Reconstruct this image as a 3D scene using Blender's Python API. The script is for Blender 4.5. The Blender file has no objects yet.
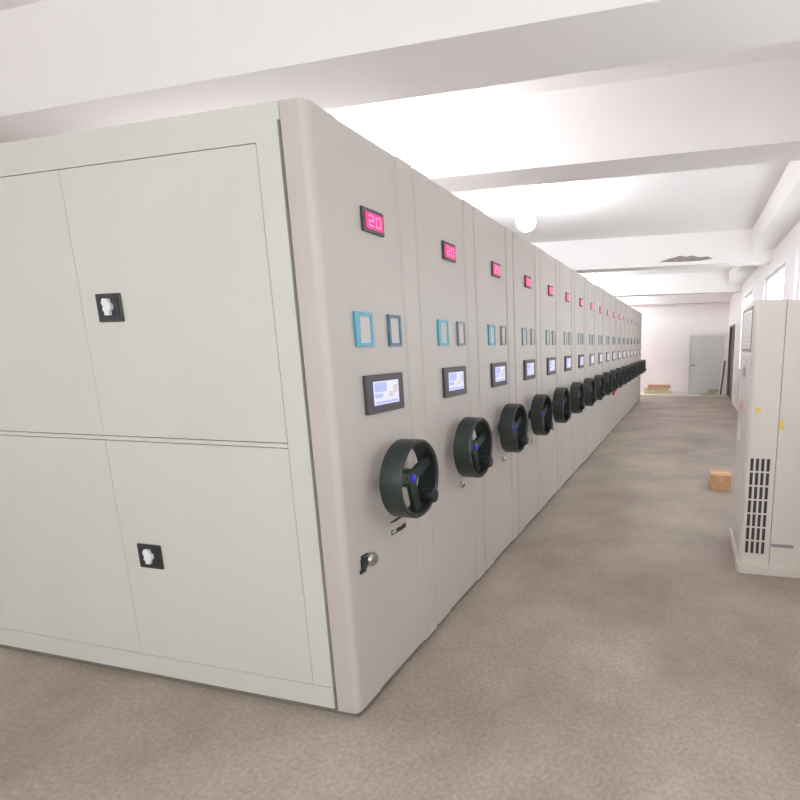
import bpy, bmesh, math, random
from mathutils import Vector, Matrix
random.seed(4)
C = bpy.context.scene.collection
PI = math.pi

# ---------------------------------------------------------------- materials
def srgb(r, g, b):
    f = lambda v: (v/255/12.92) if v/255 <= .04045 else ((v/255+.055)/1.055)**2.4
    return (f(r), f(g), f(b), 1)

def mat(name, rgb, rough=.5, metal=0, emit=0, noise=.0, scale=8, bump=0, spec=.5, bscale=60):
    m = bpy.data.materials.new(name); m.use_nodes = True
    nt = m.node_tree; b = nt.nodes['Principled BSDF']
    col = srgb(*rgb)
    b.inputs['Base Color'].default_value = col
    b.inputs['Roughness'].default_value = rough
    b.inputs['Metallic'].default_value = metal
    b.inputs['Specular IOR Level'].default_value = spec
    if emit:
        b.inputs['Emission Color'].default_value = col
        b.inputs['Emission Strength'].default_value = emit
    tc = nt.nodes.new('ShaderNodeTexCoord')
    if noise:
        n = nt.nodes.new('ShaderNodeTexNoise'); n.inputs['Scale'].default_value = scale
        n.inputs['Detail'].default_value = 6
        nt.links.new(tc.outputs['Object'], n.inputs['Vector'])
        r = nt.nodes.new('ShaderNodeValToRGB')
        r.color_ramp.elements[0].position = .3; r.color_ramp.elements[1].position = .7
        r.color_ramp.elements[0].color = [c*(1-noise) for c in col[:3]]+[1]
        r.color_ramp.elements[1].color = [min(1, c*(1+noise)) for c in col[:3]]+[1]
        nt.links.new(n.outputs['Fac'], r.inputs['Fac'])
        nt.links.new(r.outputs['Color'], b.inputs['Base Color'])
    if bump:
        n2 = nt.nodes.new('ShaderNodeTexNoise'); n2.inputs['Scale'].default_value = bscale
        nt.links.new(tc.outputs['Object'], n2.inputs['Vector'])
        bp = nt.nodes.new('ShaderNodeBump'); bp.inputs['Strength'].default_value = bump
        bp.inputs['Distance'].default_value = .01
        nt.links.new(n2.outputs['Fac'], bp.inputs['Height'])
        nt.links.new(bp.outputs['Normal'], b.inputs['Normal'])
    return m

PAINT = mat('cabinet_paint', (194, 185, 179), .42, noise=.02, scale=3, bump=.05)
END = mat('end_panel_paint', (208, 207, 199), .5, noise=.02, scale=2, bump=.05)
PLINTH = mat('plinth_shadow_grey', (120, 114, 108), .6, noise=.05)
DIMTOP = mat('bounce_dimming_top', (156, 153, 150), .8, noise=.1)  # grey chosen to dim light bounced up from the cabinet tops
BLACK = mat('black_plastic', (38, 42, 42), .42, noise=.1, scale=30)
WHEEL = mat('wheel_black_plastic', (44, 52, 50), .36, noise=.08, scale=25, bump=.1)
BEZEL = mat('bezel_plastic', (84, 77, 82), .45, noise=.05)
SCREEN = mat('screen_white', (205, 206, 238), .3, emit=.42)
SCR_B = mat('screen_lavender', (162, 168, 215), .3, emit=.4)
SCR_Y = mat('screen_amber', (196, 184, 178), .3, emit=.4)
LED = mat('led_pink_red', (240, 40, 110), .3, emit=.9)
LED2 = mat('led_digit', (255, 130, 175), .3, emit=1.1)
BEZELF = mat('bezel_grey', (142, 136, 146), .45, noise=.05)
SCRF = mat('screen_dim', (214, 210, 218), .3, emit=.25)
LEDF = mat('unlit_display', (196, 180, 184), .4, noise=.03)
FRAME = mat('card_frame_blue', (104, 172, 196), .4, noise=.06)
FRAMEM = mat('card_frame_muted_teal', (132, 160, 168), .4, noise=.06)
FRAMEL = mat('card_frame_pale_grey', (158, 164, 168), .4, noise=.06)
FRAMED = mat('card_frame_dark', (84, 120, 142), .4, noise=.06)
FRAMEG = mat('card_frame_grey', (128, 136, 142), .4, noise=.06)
CARD = mat('card_white', (208, 200, 197), .6, noise=.03)
BLUE = mat('hub_blue', (45, 55, 215), .35, noise=.05)
CHROME = mat('chrome', (190, 188, 184), .25, metal=.9, noise=.03)
DARKM = mat('dark_metal', (70, 70, 72), .4, metal=.5, noise=.05)
WHITE = mat('latch_white', (235, 235, 240), .35, noise=.02)
CEIL = mat('ceiling_paint', (240, 236, 235), .85, noise=.015, scale=1.5, bump=.05)
WALL = mat('wall_paint', (242, 238, 238), .8, noise=.012, scale=1.2, bump=.04)
ACW = mat('air_conditioner_plastic', (222, 214, 206), .38, noise=.015)
ACF = mat('air_conditioner_front', (226, 224, 226), .25, noise=.01)
ACT = mat('air_conditioner_teal', (150, 178, 176), .4, noise=.03)
SLOT = mat('intake_dark', (62, 60, 62), .6, noise=.1)
YEL = mat('yellow_sticker', (232, 206, 96), .5, noise=.04)
PINK = mat('pink_sticker', (214, 140, 146), .5, noise=.05)
REDT = mat('red_tag', (206, 40, 62), .5, noise=.06)
CART = mat('cardboard', (214, 170, 128), .75, noise=.08, scale=14, bump=.1)
CARTD = mat('cardboard_tape', (226, 192, 140), .4, noise=.04)
GREYD = mat('grey_green_door', (218, 221, 219), .5, noise=.03)
DOORD = mat('dark_brown_door', (112, 96, 98), .5, noise=.12, scale=5)
WOODR = mat('red_brown_wood', (206, 164, 138), .7, noise=.15, scale=12)
WOODY = mat('pale_yellow_wood', (216, 206, 170), .7, noise=.12, scale=12)
GREENT = mat('olive_wrap', (196, 197, 168), .7, noise=.15, scale=12)
STONE = mat('pale_step_stone', (214, 208, 202), .5, noise=.03)
GLASS = bpy.data.materials.new('added_window_glass'); GLASS.use_nodes = True
_n = GLASS.node_tree; _n.nodes.clear()
_o = _n.nodes.new('ShaderNodeOutputMaterial'); _m = _n.nodes.new('ShaderNodeMixShader'); _t = _n.nodes.new('ShaderNodeBsdfTransparent'); _g = _n.nodes.new('ShaderNodeBsdfGlossy')
_t.inputs['Color'].default_value = (.96, .98, .97, 1); _g.inputs['Roughness'].default_value = .05; _m.inputs['Fac'].default_value = .06
_n.links.new(_t.outputs[0], _m.inputs[1]); _n.links.new(_g.outputs[0], _m.inputs[2]); _n.links.new(_m.outputs[0], _o.inputs['Surface'])
PATCH = mat('grey_beam_patch', (150, 140, 136), .9, noise=.15, scale=10)
GLOBE = mat('lamp_glass', (248, 250, 255), .3, emit=210)
LAMPB = mat('lamp_base_grey', (150, 147, 146), .5, noise=.03)

def floor_mat():
    m = bpy.data.materials.new('terrazzo_floor'); m.use_nodes = True
    nt = m.node_tree; b = nt.nodes['Principled BSDF']; N = nt.nodes.new; L = nt.links.new
    tc = N('ShaderNodeTexCoord')
    n1 = N('ShaderNodeTexNoise'); n1.inputs['Scale'].default_value = 1.1; n1.inputs['Detail'].default_value = 8; n1.inputs['Roughness'].default_value = .6
    n2 = N('ShaderNodeTexNoise'); n2.inputs['Scale'].default_value = 55; n2.inputs['Detail'].default_value = 3
    v = N('ShaderNodeTexVoronoi'); v.inputs['Scale'].default_value = 90
    for n in (n1, n2, v): L(tc.outputs['Object'], n.inputs['Vector'])
    r1 = N('ShaderNodeValToRGB'); r1.color_ramp.elements[0].position = .3; r1.color_ramp.elements[1].position = .72
    r1.color_ramp.elements[0].color = srgb(142, 130, 117); r1.color_ramp.elements[1].color = srgb(188, 176, 163)
    L(n1.outputs['Fac'], r1.inputs['Fac'])
    r2 = N('ShaderNodeValToRGB'); r2.color_ramp.elements[0].position = .32; r2.color_ramp.elements[1].position = .68
    r2.color_ramp.elements[0].color = (.84, .84, .83, 1); r2.color_ramp.elements[1].color = (1.1, 1.1, 1.1, 1)
    L(n2.outputs['Fac'], r2.inputs['Fac'])
    mx = N('ShaderNodeMix'); mx.data_type = 'RGBA'; mx.blend_type = 'MULTIPLY'; mx.inputs['Factor'].default_value = 1
    L(r1.outputs['Color'], mx.inputs['A']); L(r2.outputs['Color'], mx.inputs['B'])
    r3 = N('ShaderNodeValToRGB'); r3.color_ramp.elements[0].position = .0; r3.color_ramp.elements[1].position = .25
    r3.color_ramp.elements[0].color = (.8, .8, .79, 1); r3.color_ramp.elements[1].color = (1, 1, 1, 1)
    L(v.outputs['Distance'], r3.inputs['Fac'])
    mx2 = N('ShaderNodeMix'); mx2.data_type = 'RGBA'; mx2.blend_type = 'MULTIPLY'; mx2.inputs['Factor'].default_value = 1
    L(mx.outputs['Result'], mx2.inputs['A']); L(r3.outputs['Color'], mx2.inputs['B'])
    L(mx2.outputs['Result'], b.inputs['Base Color'])
    # worn polish: long patches that are smoother than the rest
    mp = N('ShaderNodeMapping'); mp.inputs['Scale'].default_value = (.35, 1.6, 1)
    L(tc.outputs['Object'], mp.inputs['Vector'])
    n3 = N('ShaderNodeTexNoise'); n3.inputs['Scale'].default_value = 1.4; n3.inputs['Detail'].default_value = 4
    L(mp.outputs['Vector'], n3.inputs['Vector'])
    mr = N('ShaderNodeMapRange'); mr.inputs['To Min'].default_value = .3; mr.inputs['To Max'].default_value = .62
    L(n3.outputs['Fac'], mr.inputs['Value']); L(mr.outputs['Result'], b.inputs['Roughness'])
    bp = N('ShaderNodeBump'); bp.inputs['Strength'].default_value = .08; bp.inputs['Distance'].default_value = .004
    L(n2.outputs['Fac'], bp.inputs['Height']); L(bp.outputs['Normal'], b.inputs['Normal'])
    return m
FLOOR = floor_mat()

# ---------------------------------------------------------------- helpers
def box(bm, x0, x1, y0, y1, z0, z1, mi=0, bev=0, seg=2):
    vs = [bm.verts.new((x, y, z)) for x in (x0, x1) for y in (y0, y1) for z in (z0, z1)]
    fs = []
    for q in ((0,1,3,2),(4,6,7,5),(0,4,5,1),(2,3,7,6),(0,2,6,4),(1,5,7,3)):
        f = bm.faces.new([vs[i] for i in q]); f.material_index = mi; fs.append(f)
    if bev:
        es = {e for f in fs for e in f.edges}
        bmesh.ops.bevel(bm, geom=list(es), offset=bev, segments=seg, affect='EDGES', profile=.5)
    return vs

def newbm(): return bmesh.new()

def obj(name, bm, m, parent=None, loc=(0,0,0), smooth=False):
    bmesh.ops.recalc_face_normals(bm, faces=bm.faces)
    me = bpy.data.meshes.new(name); bm.to_mesh(me); bm.free()
    for k in (m if isinstance(m, (list, tuple)) else [m]): me.materials.append(k)
    if smooth:
        for p in me.polygons: p.use_smooth = True
        try: me.set_sharp_from_angle(angle=math.radians(40))
        except Exception: pass
    o = bpy.data.objects.new(name, me); C.objects.link(o)
    o.location = loc
    if parent: o.parent = parent
    return o

def lathe(bm, prof, axis='x', seg=40, cy=0, cz=0, closed=False, mi=0):
    """prof = [(a, r)] along the axis; axis x: around (cy, cz); axis z: around (cx=cy, cy=cz)"""
    rings = []
    for a, r in prof:
        ring = []
        for i in range(seg):
            t = 2*PI*i/seg
            if axis == 'x': p = (a, cy+r*math.cos(t), cz+r*math.sin(t))
            else: p = (cy+r*math.cos(t), cz+r*math.sin(t), a)
            ring.append(bm.verts.new(p))
        rings.append(ring)
    n = len(rings)
    for k in range(n if closed else n-1):
        A, B = rings[k], rings[(k+1) % n]
        for i in range(seg):
            f = bm.faces.new((A[i], A[(i+1)%seg], B[(i+1)%seg], B[i])); f.material_index = mi
    if not closed:
        for R in (rings[0], rings[-1]):
            if (R[0].co-R[seg//2].co).length > 1e-5: bm.faces.new(R).material_index = mi

def bar(bm, a, b, w, t, up=(1,0,0)):
    """tapered-free bar from a to b, width w across, thickness t along up"""
    a, b = Vector(a), Vector(b); d = (b-a).normalized(); up = Vector(up).normalized(); s = d.cross(up).normalized()
    vs = [bm.verts.new(p + s*i*w/2 + up*j*t/2) for p in (a, b) for i in (-1, 1) for j in (-1, 1)]
    for q in ((0,1,3,2),(4,6,7,5),(0,4,5,1),(2,3,7,6),(0,2,6,4),(1,5,7,3)): bm.faces.new([vs[i] for i in q])

def empty(name, loc, label, cat, group=None, rz=0):
    o = bpy.data.objects.new(name, None); C.objects.link(o); o.location = loc; o.rotation_euler = (0, 0, rz)
    o.empty_display_size = .1
    o['label'] = label; o['category'] = cat
    if group: o['group'] = group
    return o

def struct(name, bm, m, parent=None):
    o = obj(name, bm, m, parent)
    if not parent: o['kind'] = 'structure'
    return o

def copy_tree(o, parent=None):
    c = o.copy(); C.objects.link(c)
    if parent: c.parent = parent
    for ch in list(o.children): copy_tree(ch, c)
    return c

# ---------------------------------------------------------------- room
ZC = 3.15; XL = -5.2; XR = 2.4; Y0 = -5.0; Y1 = 15.2
bm = newbm(); box(bm, XL-.15, XR+.3, Y0-.15, Y1+.15, -.1, 0); struct('floor', bm, FLOOR)
bm = newbm(); box(bm, XL-.15, XR+.15, Y0-.15, Y1+.15, ZC, ZC+.15); struct('ceiling', bm, CEIL)
WZ0, WZ1 = .95, 2.55
RW = [(-3.8, -1.8), (-1.1, .9), (3.0, 5.0), (5.7, 7.7), (9.2, 11.2)]     # windows added in the right wall to let in daylight
BW = [(-4.4, -2.4), (-1.6, .4)]                              # unseen windows added in the wall behind the viewer for daylight
bm = newbm(); y = Y0
for a, b in RW + [(12.75, 14.45)]:
    box(bm, XR, XR+.15, y, a, 0, ZC)
    if b < 12: box(bm, XR, XR+.15, a, b, 0, WZ0); box(bm, XR, XR+.15, a, b, WZ1, ZC)
    else: box(bm, XR, XR+.15, a, b, 2.02, ZC)
    y = b
box(bm, XR, XR+.15, y, Y1+.15, 0, ZC); struct('wall_right', bm, WALL)
bm = newbm(); x = XL-.15
for a, b in BW:
    box(bm, x, a, Y0-.15, Y0, 0, ZC); box(bm, a, b, Y0-.15, Y0, 0, WZ0); box(bm, a, b, Y0-.15, Y0, WZ1, ZC); x = b
box(bm, x, XR+.15, Y0-.15, Y0, 0, ZC); struct('wall_near', bm, WALL)
nwin = 0
for side, a, b in [('r', a, b) for a, b in RW] + [('b', a, b) for a, b in BW]:
    nwin += 1
    root = bpy.data.objects.new('added_window_%d' % nwin, None); C.objects.link(root); root['kind'] = 'structure'  # added opening that brings daylight into the room
    L = b-a
    bm = newbm(); t_ = .045
    for u0, u1, z0, z1 in ((0, t_, WZ0, WZ1), (L-t_, L, WZ0, WZ1), (L/2-t_/2, L/2+t_/2, WZ0, WZ1), (t_, L-t_, WZ0, WZ0+t_), (t_, L-t_, WZ1-t_, WZ1)):
        box(bm, .05, .1, u0, u1, z0, z1)
    obj('added_window_frame', bm, ACF, root)
    bm = newbm(); box(bm, .072, .076, t_, L/2-t_/2, WZ0+t_, WZ1-t_); obj('added_window_pane', bm, GLASS, root)
    bm = newbm(); box(bm, .072, .076, L/2+t_/2, L-t_, WZ0+t_, WZ1-t_); obj('added_window_pane', bm, GLASS, root)
    li = bpy.data.lights.new('daylight_portal', 'AREA'); li.shape = 'RECTANGLE'; li.size = WZ1-WZ0; li.size_y = L; li.cycles.is_portal = True
    lo = bpy.data.objects.new('daylight_portal', li); C.objects.link(lo); lo.parent = root
    lo.location = (.14, L/2, (WZ0+WZ1)/2); lo.rotation_euler = (0, PI/2, 0)
    if side == 'r': root.location = (XR, a, 0)
    else: root.location = (b, Y0, 0); root.rotation_euler = (0, 0, -PI/2); root.location = (a, Y0, 0)
bm = newbm(); box(bm, XL-.15, XL, Y0, Y1+.15, 0, ZC); struct('wall_left', bm, WALL)
bm = newbm(); box(bm, XL, XR, Y1, Y1+.15, 0, ZC); struct('wall_far', bm, WALL)
# cross beams under the slab, and the long one on the aisle side
for k, (a, b) in enumerate([(.45, .85), (1.98, 2.34), (6.8, 7.2), (11.4, 11.8), (14.75, Y1)]):
    bm = newbm(); box(bm, XL, XR, a, b, 2.7 if k < 4 else 2.72, ZC)
    o = struct('trim_%d' % (k+1), bm, CEIL)
    if k == 2: beam3 = o
bm = newbm()
ys = [Y0, .45, .85, 1.98, 2.34, 6.8, 7.2, 11.4, 11.8, 14.75]
for i in range(0, 10, 2): box(bm, 2.1, XR, ys[i], ys[i+1], 2.85, ZC)
struct('trim_6', bm, CEIL)
bm = newbm(); box(bm, -2.4, XR, 14.05, Y1, 0, .04, bev=.006); struct('trim_7', bm, STONE)
# darker grey patch low on the third beam
bm = newbm()
pts = [(.95, .012), (1.1, .04), (1.22, .055), (1.34, .075), (1.46, .06), (1.56, .07), (1.7, .045), (1.84, .05), (1.95, .02), (1.7, .004), (1.3, .002)]
pts = [(.78+(x-.95)*.79, 2.745+z*1.2) for x, z in pts]
fr = [bm.verts.new((x, 6.792, z)) for x, z in pts]; bk = [bm.verts.new((x, 6.7999, z)) for x, z in pts]
bm.faces.new(fr); bm.faces.new(bk[::-1])
for i in range(len(pts)):
    j = (i+1) % len(pts); bm.faces.new((fr[i], fr[j], bk[j], bk[i]))
obj('beam_patch', bm, PATCH, beam3)

# door in the far wall (grey leaf, white frame)
d = bpy.data.objects.new('door_1', None); C.objects.link(d); d.location = (1.76, 14.75, .04); d['kind'] = 'structure'
bm = newbm(); box(bm, -.47, .5, -.1, -.06, 0, 1.72, bev=.004)
box(bm, -.36, .39, -.108, -.1, .95, 1.6, bev=.003); box(bm, -.36, .39, -.108, -.1, .12, .8, bev=.003)
obj('door_leaf', bm, GREYD, d)
bm = newbm(); box(bm, -.62, -.475, -.12, .0, 0, 1.84, bev=.005); box(bm, .505, .6, -.12, 0, 0, 1.84, bev=.005); box(bm, -.475, .505, -.12, 0, 1.725, 1.84, bev=.005)
obj('door_frame', bm, WALL, d)
bm = newbm(); box(bm, -.47, .5, -.06, 0, 0, 1.72); obj('door_backing', bm, GREYD, d)
bm = newbm(); box(bm, -.42, -.395, -.15, -.1, .85, .87); box(bm, -.42, -.30, -.16, -.145, .85, .87, bev=.003); obj('door_handle', bm, DARKM, d)
# dark door in the right wall
d = bpy.data.objects.new('door_2', None); C.objects.link(d); d.location = (XR, 13.6, 0); d['kind'] = 'structure'
bm = newbm(); box(bm, .05, .09, -.8, .8, .0, 1.97, bev=.004); box(bm, .042, .05, -.65, .65, 1.05, 1.8); box(bm, .042, .05, -.65, .65, .15, .9)
obj('door_leaf', bm, DOORD, d)
bm = newbm(); box(bm, -.02, .14, -.85, -.8, 0, 2.02, bev=.004); box(bm, -.02, .14, .8, .85, 0, 2.02, bev=.004); box(bm, -.02, .14, -.8, .8, 1.97, 2.02, bev=.004)
obj('door_frame', bm, DOORD, d)
bm = newbm(); box(bm, -.01, .05, -.72, -.69, .98, 1.0); box(bm, -.02, -.01, -.72, -.58, .98, 1.0); obj('door_handle', bm, CHROME, d)

# ---------------------------------------------------------------- cabinets
P = .722; W = P-.008; H = 2.35; ZW = .953; YW = .36
def front_profile(bm, near_r, z0, z1):
    far_r = .012
    pr = [(-.1, .002)]
    for i in range(9):
        t = i/8*PI/2
        pr.append((-near_r+near_r*math.sin(t), .002+near_r-near_r*math.cos(t)))
    pr += [(0, .160), (-.008, .168), (-.008, .572), (0, .580)]
    for i in range(7):
        t = i/6*PI/2
        pr.append((-far_r+far_r*math.cos(t), W-far_r+far_r*math.sin(t)))
    pr.append((-.1, W))
    lo = [bm.verts.new((x, y, z0)) for x, y in pr]; hi = [bm.verts.new((x, y, z1)) for x, y in pr]
    bm.faces.new(lo); bm.faces.new(hi[::-1])
    for i in range(len(pr)):
        j = (i+1) % len(pr); bm.faces.new((lo[i], lo[j], hi[j], hi[i]))

SEG = {'0': 'abcdef', '1': 'bc', '2': 'abged', '8': 'abcdefg'}
def digit(bm, ch, y, z, w, h, x, t=.004):
    g = {'a': (0, h, w, h), 'b': (w, h/2, w, h), 'c': (w, 0, w, h/2), 'd': (0, 0, w, 0), 'e': (0, 0, 0, h/2), 'f': (0, h/2, 0, h), 'g': (0, h/2, w, h/2)}
    for s in SEG[ch]:
        a, b, c, e = g[s]
        box(bm, x, x+.001, y+a-t/2, y+c+t/2, z+b-t/2, z+e+t/2)

def make_cabinet(first, far=0):
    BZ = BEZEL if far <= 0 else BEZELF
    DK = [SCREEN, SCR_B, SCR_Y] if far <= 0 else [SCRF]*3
    t = empty('mobile_shelving_cabinet', (0, 0, 0), '', 'cabinet', 'row of mobile shelving cabinets')
    bm = newbm(); box(bm, -2.35, -.13 if first else -.1, .022 if first else .004, W-.002, .03, H-.006); obj('body', bm, PAINT, t)
    bm = newbm(); front_profile(bm, .03 if first else .014, .022, H); obj('front_panel', bm, PAINT, t, smooth=True)
    bm = newbm(); box(bm, -2.34, -.13 if first else -.1, .024 if first else .006, W-.004, H-.006, H-.002); obj('added_top_cover', bm, DIMTOP, t)  # unseen cover, added to keep bounced light off the beam undersides
    bm = newbm(); box(bm, -2.33, -.012, .012, W-.01, 0, .03); obj('plinth', bm, PLINTH, t)  # recessed support; its dark grey stands for the shadow strip underneath
    # red number display
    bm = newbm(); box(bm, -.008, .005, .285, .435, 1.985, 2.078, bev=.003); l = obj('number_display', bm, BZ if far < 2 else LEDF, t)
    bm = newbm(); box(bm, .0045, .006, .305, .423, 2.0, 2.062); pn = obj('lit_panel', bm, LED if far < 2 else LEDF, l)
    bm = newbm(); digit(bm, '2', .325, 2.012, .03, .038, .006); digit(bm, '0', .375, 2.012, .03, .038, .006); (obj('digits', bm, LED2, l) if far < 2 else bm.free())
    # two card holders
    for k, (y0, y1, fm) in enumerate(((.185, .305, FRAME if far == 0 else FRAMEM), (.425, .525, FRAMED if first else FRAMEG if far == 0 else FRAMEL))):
        bm = newbm(); z0, z1, w = 1.53, 1.666, .014
        wl = .03 if k == 0 else .014
        box(bm, -.008, .004, y0, y0+wl, z0, z1, bev=.001); box(bm, -.008, .004, y1-w, y1, z0, z1, bev=.001)
        box(bm, -.008, .004, y0+wl, y1-w, z0, z0+w); box(bm, -.008, .004, y0+wl, y1-w, z1-w, z1)
        f = obj('card_holder', bm, fm, t)
        f['label'] = (('light blue card holder frame' if far == 0 else 'muted teal card holder frame') if k == 0 else ('slate blue card holder frame' if first else 'grey card holder frame'))
        bm = newbm(); box(bm, -.005, -.002, y0+wl, y1-w, z0+w, z1-w); obj('card', bm, CARD, f)
    # touch screen
    bm = newbm(); y0, y1, z0, z1 = .217, .502, 1.25, 1.412
    box(bm, -.008, .009, y0, y1, z0, z1, bev=.003); s = obj('control_screen', bm, BZ, t)
    bm = newbm(); a, b, c, e = y0+.046, y1-.044, z0+.034, z1-.028; X = .0095
    hh = e-c; ww = b-a
    def tile(u0, u1, v0, v1, mi): box(bm, .0085, X+.0005*(mi > 0), a+ww*u0, a+ww*u1, c+hh*v0, c+hh*v1, mi)
    tile(0, 1, 0, 1, 0); tile(.04, .5, .55, .95, 1); tile(.04, .34, .3, .48, 1); tile(.58, .78, .3, .52, 2); tile(.8, .95, .45, .8, 2); tile(.06, .94, .05, .14, 1)
    obj('lit_screen', bm, DK, s)
    # handwheel: deep rim, three spokes
    bm = newbm(); R, ri, xa, xb = .174, .155, .05, .15
    lathe(bm, [(xa, ri+.004), (xa+.004, ri), (xb-.006, ri-.002), (xb, ri+.003), (xb+.001, R-.006), (xb-.006, R), (xa+.006, R), (xa, R-.006)], 'x', 56, YW, ZW, closed=True)
    for ang, w in ((20, .05), (168, .045), (278, .052)):
        t_ = math.radians(ang); dy, dz = math.cos(t_), math.sin(t_)
        bar(bm, (.098, YW+dy*.02, ZW+dz*.02), (.108, YW+dy*.158, ZW+dz*.158), w, .02)
    lathe(bm, [(.06, .03), (.066, .043), (.104, .043), (.112, .036)], 'x', 32, YW, ZW)
    wh = obj('handwheel', bm, WHEEL, t, smooth=True)
    bm = newbm(); lathe(bm, [(-.005, .04), (.004, .04), (.008, .026), (.066, .022)], 'x', 28, YW, ZW); obj('shaft', bm, BLACK, wh, smooth=True)
    bm = newbm(); lathe(bm, [(.108, .018), (.116, .018), (.12, .013), (.121, .0001)], 'x', 24, YW, ZW); q = obj('hub_cap', bm, BLUE, wh, smooth=True); q['label'] = 'blue hub cap'
    gy, gz = YW+.085, ZW-.1
    bm = newbm(); lathe(bm, [(.11, .03), (.125, .034), (.165, .034), (.172, .03), (.174, .0001)], 'x', 24, gy, gz); obj('turning_grip', bm, BLACK, wh, smooth=True)
    # small lock
    ly, lz, lr = (.15, .64, .0) if first else (.40, .715, .0)
    bm = newbm(); lathe(bm, [(-.006, .019), (.006, .019), (.01, .015), (.012, .0001)], 'x', 24, ly, lz)
    l = obj('lock', bm, CHROME, t, smooth=True)
    bm = newbm(); box(bm, .0115, .0125, ly-.003, ly+.003, lz-.009, lz+.009); obj('keyhole', bm, BLACK, l)
    return t

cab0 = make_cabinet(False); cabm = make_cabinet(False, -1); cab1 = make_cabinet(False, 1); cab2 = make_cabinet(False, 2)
first = make_cabinet(True)
# end panel of the first cabinet, towards the camera
g = .007
bm = newbm()
XE0, XE1 = -2.35, -.106       # the end plate, left of the dark gap
def plate(bm, x0, x1, z0, z1, y=0.0): box(bm, x0, x1, y, .022, z0, z1)
plate(bm, -.1135, -.1025, 2.292, H)
plate(bm, -.2085, -.114, .1285, 2.2295)     # right stile
plate(bm, -2.35, -.1135, 2.2295, H)
plate(bm, -2.35, -.114, .03, .126)
plate(bm, -2.35, -2.13, .1285, 2.2265)
plate(bm, -2.127, -.2115, 1.147, 1.163)
pan = obj('end_panel', bm, END, first)
for (x0, x1, z0, z1, nm) in ((-1.154, -.2115, 1.1665, 2.2265, 1), (-1.154, -.2115, .1285, 1.1435, 1), (-2.127, -1.156, 1.1665, 2.2265, 0), (-2.127, -1.156, .1285, 1.1435, 0)):
    bm = newbm(); plate(bm, x0, x1, z0, z1, .001); dr = obj('panel_door', bm, END, first)
    if nm:
        cx, cz = -1.0, (1.695 if z0 > 1 else .627)
        bm = newbm(); w = .066; h = .056
        box(bm, cx-w, cx+w, -.006, .001, cz-h, cz+h, bev=.003); box(bm, cx-w*.78, cx+w*.78, -.0075, -.005, cz-h*.72, cz+h*.72, 1)
        la = obj('latch', bm, [DARKM, BLACK], dr); la['label'] = 'black square recessed latch with white turn key'
        bm = newbm()
        out = [(-.012, -.03), (.012, -.03), (.015, -.012), (.026, -.006), (.026, .012), (.014, .022), (.014, .034), (-.012, .036), (-.022, .018), (-.014, .004), (-.02, -.01), (-.012, -.016)]
        A = [bm.verts.new((cx+x, -.019, cz+z)) for x, z in out]; B = [bm.verts.new((cx+x, -.0072, cz+z)) for x, z in out]
        bm.faces.new(A); bm.faces.new(B[::-1])
        for i in range(len(out)):
            j = (i+1) % len(out); bm.faces.new((A[i], A[j], B[j], B[i]))
        k = obj('turn_key', bm, WHITE, la); k['label'] = 'white turn key'
# small black marks under the first wheel
bm = newbm()
for (y0, y1, z0, z1) in ((.345, .378, .768, .775), (.376, .41, .765, .777), (.405, .45, .766, .774)):
    box(bm, -.008, -.0055, y0, y1, z0-.03, z1-.03)
k = obj('printed_mark', bm, BLACK, first); k['label'] = 'upper row of black printed marks'
bm = newbm()
for (y0, y1, z0, z1) in ((.345, .392, .685, .689), (.345, .35, .689, .702), (.345, .368, .702, .706), (.388, .42, .684, .704), (.416, .438, .682, .702), (.436, .468, .684, .706)):
    box(bm, -.008, -.0055, y0, y1, z0-.005, z1-.005)
k = obj('printed_mark', bm, BLACK, first); k['label'] = 'lower row of black printed marks'
# hasp beside the lock
bm = newbm()
box(bm, -.005, .006, .085, .125, .607, .625, bev=.002); box(bm, -.005, .016, .095, .12, .625, .668, bev=.003); box(bm, -.005, .014, .10, .14, .668, .682, bev=.003)
k = obj('hasp', bm, DARKM, first); k['label'] = 'dark hasp beside the chrome lock'
bm = newbm(); lathe(bm, [(-.002, .03), (.02, .03), (.028, .024), (.03, .0001)], 'x', 24, .156, .648); obj('lock_housing', bm, CHROME, first, smooth=True)

ordn = ['nearest', 'second', 'third', 'fourth', 'fifth', 'sixth', 'seventh', 'eighth', 'ninth', 'tenth', 'eleventh', 'twelfth', 'thirteenth', 'fourteenth', 'fifteenth', 'sixteenth', 'seventeenth']
first['label'] = 'nearest tall grey shelving cabinet, its panelled end with two black latches facing us'
cabs = [first]
for i in range(1, 18):
    c = cab0 if i == 1 else cabm if i == 3 else cab1 if i == 7 else cab2 if i == 12 else copy_tree(cab0 if i < 3 else cabm if i < 7 else cab1 if i < 12 else cab2)
    c.location = (-.004 + random.uniform(-.003, .003), i*P, 0)
    c['label'] = ('tall grey shelving cabinet with handwheel, %s from the near end of the row' % ordn[i]) if i < 17 else 'farthest tall grey shelving cabinet, at the end of the row'
    cabs.append(c)
first.location = (0, 0, 0)
# a red tag on the twelfth cabinet
bm = newbm(); box(bm, -.005, .03, .25, .40, .66, .70, bev=.004); box(bm, -.005, .025, .32, .5, .70, .73, bev=.004)
o = obj('red_tag', bm, REDT, cabs[10]); o['label'] = 'small red tag'

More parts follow.
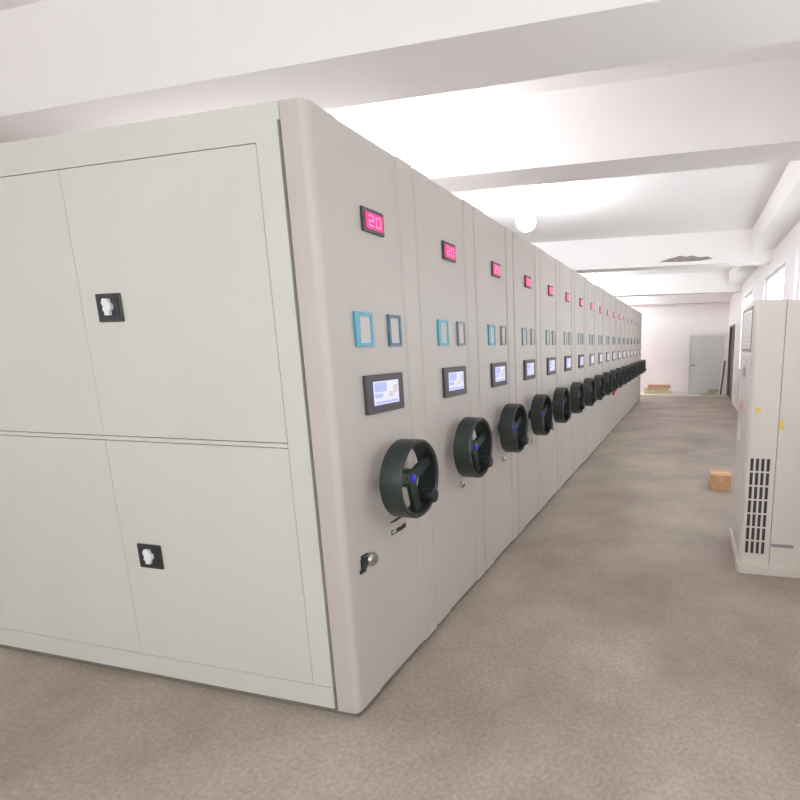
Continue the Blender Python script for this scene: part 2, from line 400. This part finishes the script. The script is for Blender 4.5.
# ---------------------------------------------------------------- lamps
def make_lamp(x, y, label):
    t = empty('ceiling_lamp', (x, y, ZC), label, 'ceiling lamp', 'globe lamps on the ceiling')
    bm = newbm(); lathe(bm, [(0, .07), (-.02, .07), (-.035, .055), (-.04, .02)], 'z', 32); obj('base', bm, LAMPB, t, smooth=True)
    bm = newbm(); lathe(bm, [(-.03, .012), (-.2, .012), (-.2, .035), (-.235, .04)], 'z', 20); obj('stem', bm, LAMPB, t, smooth=True)
    bm = newbm(); R = .105; lathe(bm, [(-.31-R*math.cos(PI*i/16), max(.0001, R*math.sin(PI*i/16))) for i in range(17)], 'z', 32); obj('globe', bm, GLOBE, t, smooth=True)
    return t
l0 = make_lamp(-.47, 4.0, 'bright globe lamp on a short stem, nearest of those seen above the cabinets')
for x, y, lb in ((-.8, 9.8, 'small bright globe lamp farther back, just above the cabinet tops'),
                 (-.2, -3.6, 'added unseen globe lamp on the ceiling behind the viewer'),  # from here on, unseen lamps added to brighten the room
                 (-1.25, 1.42, 'added globe lamp hidden above the nearest cabinet'),
                 (-3.6, 4.0, 'added globe lamp hidden behind the cabinets, near'), (-3.6, 9.8, 'added globe lamp hidden behind the cabinets, far'), (-3.4, 13.6, 'added globe lamp hidden beyond the row, far end at the left'),
                 (-1.4, 13.7, 'added globe lamp hidden beyond the row, far end')):
    c = copy_tree(l0); c.location = (x, y, ZC); c['label'] = lb

# ---------------------------------------------------------------- air conditioner
AX, AY, AW, AD, AH = 1.655, 1.88, .72, .40, 1.785
t = empty('standing_air_conditioner', (AX+AD/2, AY+AW/2, 0), 'tall white standing air conditioner with a louvred side grille by the right wall', 'air conditioner')
def loc(o): o.location = (-(AX+AD/2), -(AY+AW/2), 0); return o
def vprism(bm, pts, z0, z1, mi=0):
    lo = [bm.verts.new((x, y, z0)) for x, y in pts]; hi = [bm.verts.new((x, y, z1)) for x, y in pts]
    bm.faces.new(lo).material_index = mi; bm.faces.new(hi[::-1]).material_index = mi
    for i in range(len(pts)):
        j = (i+1) % len(pts); bm.faces.new((lo[i], lo[j], hi[j], hi[i])).material_index = mi
def arc(cx, cy, r, a0, a1, n=8): return [(cx+r*math.cos(math.radians(a0+(a1-a0)*i/n)), cy+r*math.sin(math.radians(a0+(a1-a0)*i/n))) for i in range(n+1)]
r = .035
shell = arc(AX+r, AY+r, r, 270, 180) + arc(AX+r, AY+AW-r, r, 180, 90) + [(AX+.185, AY+AW), (AX+.185, AY)]
bm = newbm(); vprism(bm, shell, .06, AH-.0); loc(obj('front_shell', bm, ACW, t, smooth=True))
bm = newbm(); vprism(bm, [(AX+.189, AY+.004), (AX+.189, AY+AW-.004), (AX+AD, AY+AW-.004), (AX+AD, AY+.004)], .06, AH-.004); loc(obj('rear_shell', bm, ACW, t))
bm = newbm(); vprism(bm, arc(AX+.03, AY+.02, .045, 270, 180)+arc(AX+.03, AY+AW-.02, .045, 180, 90)+[(AX+AD, AY+AW+.02), (AX+AD, AY-.02)], 0, .06)
bmesh.ops.bevel(bm, geom=[e for e in bm.edges if all(v.co.z > .05 for v in e.verts)], offset=.012, segments=2, affect='EDGES')
loc(obj('base', bm, ACW, t, smooth=True))
# intake grille on the side: four columns of seven slots
bm = newbm(); gx0, gx1, gz0, gz1 = AX+.026, AX+.158, .135, .795
box(bm, gx0, gx1, AY-.0015, AY+.004, gz0, gz1, 0); 
cw = (gx1-gx0)/4; rh = (gz1-gz0)/7
for i in range(4):
    for j in range(7):
        box(bm, gx0+cw*i+.007, gx0+cw*(i+1)-.007, AY-.004, AY-.001, gz0+rh*j+.006, gz0+rh*(j+1)-.006, 1)
loc(obj('intake_grille', bm, [ACW, SLOT], t))
# front: outlet with louvres, control strip, stickers, teal edge by the base
bm = newbm(); y0, y1, z0, z1 = AY+.045, AY+AW-.05, 1.475, 1.755
box(bm, AX-.004, AX+.004, y0, y0+.012, z0, z1, 0); box(bm, AX-.004, AX+.004, y1-.012, y1, z0, z1, 0)
box(bm, AX-.004, AX+.004, y0, y1, z1-.012, z1, 0); box(bm, AX-.004, AX+.004, y0, y1, z0, z0+.012, 0)
o = loc(obj('outlet_frame', bm, BEZELF, t))
bm = newbm()
for i in range(9):
    z = z0+.022+i*.027
    box(bm, AX-.003, AX+.002, y0+.012, y1-.012, z, z+.0255)
loc(obj('louvre', bm, ACF, t))
bm = newbm(); box(bm, AX-.002, AX+.003, AY+.04, AY+AW-.045, .09, 1.465, bev=.002); loc(obj('front_cover', bm, ACF, t))
bm = newbm(); box(bm, AX-.004, AX, AY+.25, AY+.48, 1.30, 1.36, bev=.001); o = loc(obj('control_strip', bm, LAMPB, t))
bm = newbm(); box(bm, AX-.004, AX, AY+.3, AY+.48, 1.10, 1.135); box(bm, AX-.004, AX, AY+.3, AY+.48, 1.05, 1.085); o = loc(obj('sticker', bm, PINK, t)); o['label'] = 'pink printed sticker'
bm = newbm(); box(bm, AX-.004, AX, AY+.35, AY+.55, .83, .93); o = loc(obj('notice', bm, CARD, t)); o['label'] = 'white paper notice'
bm = newbm(); box(bm, AX+.045, AX+.075, AY-.0015, AY+.002, 1.09, 1.12); o = loc(obj('sticker', bm, YEL, t)); o['label'] = 'yellow sticker'
bm = newbm(); box(bm, AX+.194, AX+.22, AY-.0005, AY+.006, .985, 1.04); o = loc(obj('sticker', bm, YEL, t)); o['label'] = 'yellow sticker'
bm = newbm(); box(bm, AX+.195, AX+.33, AY-.001, AY+.006, .195, .215); o = loc(obj('grip_slot', bm, LAMPB, t))

# ---------------------------------------------------------------- loose things
t = empty('cardboard_box', (1.65, 4.02, 0), 'small orange cardboard box on the floor behind the air conditioner', 'box')
bm = newbm(); box(bm, -.1, .1, -.1, .14, 0, .165, bev=.004); obj('carton', bm, CART, t)
bm = newbm(); box(bm, -.1005, .1005, -.004, .044, .02, .167); box(bm, -.02, .02, -.1015, -.099, .09, .165); obj('tape', bm, CARTD, t)

def plank_pile():
    specs = [(.40, 14.55, .04, .82, .30, .09, .02, WOODY, 'pale yellow timber plank at the bottom of the pile by the far wall', 'timber_plank'),
             (.36, 14.60, .13, .74, .26, .09, -.03, WOODY, 'pale timber plank in the middle of the pile by the far wall', 'timber_plank'),
             (.43, 14.55, .22, .68, .22, .10, .03, WOODR, 'red-brown board lying on the pile by the far wall', 'timber_plank')]
    for x, y, z, w, dpt, h, rz, m, lb, nm in specs:
        bm = newbm(); box(bm, -w/2, w/2, -dpt/2, dpt/2, 0, h, bev=.008)
        o = obj(nm, bm, m, None, (x, y, z)); o.rotation_euler = (0, 0, rz)
        o['label'] = lb; o['category'] = 'plank'; o['group'] = 'planks piled at the far end'
plank_pile()
def leaning(nm, x, y, lean, h, w, m, lb):
    bm = newbm(); box(bm, -w/2, w/2, -.012, .012, 0, h, bev=.003)
    o = obj(nm, bm, m, None, (x, y, .04)); o.rotation_euler = (0, lean, 0); o['label'] = lb; o['category'] = 'board'; o['group'] = 'boards leaning by the far door'
leaning('leaning_board', 2.17, 14.52, .11, 1.22, .07, WALL, 'thin white board leaning beside the grey far door, the taller one')
leaning('leaning_board', 2.22, 14.44, .075, 1.0, .05, DOORD, 'thin dark board leaning beside the grey far door, the shorter one')
bm = newbm(); box(bm, -.2, .2, -.09, .09, 0, .05, bev=.01); box(bm, -.02, .26, -.07, .07, .05, .1, bev=.01); box(bm, .0, .3, -.05, .05, .1, .17, bev=.01)
o = obj('packing_scrap', bm, GREENT, None, (1.85, 14.35, .04)); o.rotation_euler = (0, 0, .15)
o['label'] = 'low heap of olive packing scrap at the foot of the far grey door'; o['category'] = 'scrap'

# ---------------------------------------------------------------- light and camera
w = bpy.data.worlds.new('World'); bpy.context.scene.world = w; w.use_nodes = True
w.node_tree.nodes['Background'].inputs['Color'].default_value = (.90, .955, 1, 1)
w.node_tree.nodes['Background'].inputs['Strength'].default_value = 3.4

cam = bpy.data.cameras.new('Camera'); co = bpy.data.objects.new('Camera', cam); C.objects.link(co)
a, b, c = map(math.radians, (14.925, 10.656, -.644))
right = Vector((math.cos(a), math.sin(a), 0)); f0 = Vector((-math.sin(a), math.cos(a), 0)); u0 = Vector((0, 0, 1))
fwd = math.cos(b)*f0 - math.sin(b)*u0; up = math.sin(b)*f0 + math.cos(b)*u0
r_ = math.cos(c)*right + math.sin(c)*up; u_ = -math.sin(c)*right + math.cos(c)*up
M = Matrix((r_, u_, -fwd)).transposed().to_4x4(); M.translation = (1.274, -1.637, 1.525)
co.matrix_world = M
cam.sensor_width = 36; cam.sensor_fit = 'HORIZONTAL'; cam.lens = 517.65/800*36
cam.shift_x = (400-550.03)/800; cam.shift_y = (442.95-400)/800
cam.clip_start = .02
sc = bpy.context.scene; sc.camera = co
sc.view_settings.view_transform = 'Standard'; sc.view_settings.look = 'None'; sc.view_settings.gamma = 1
sc.view_settings.use_curve_mapping = False; sc.view_settings.exposure = 0.14
sc.cycles.max_bounces = 10; sc.cycles.diffuse_bounces = 8
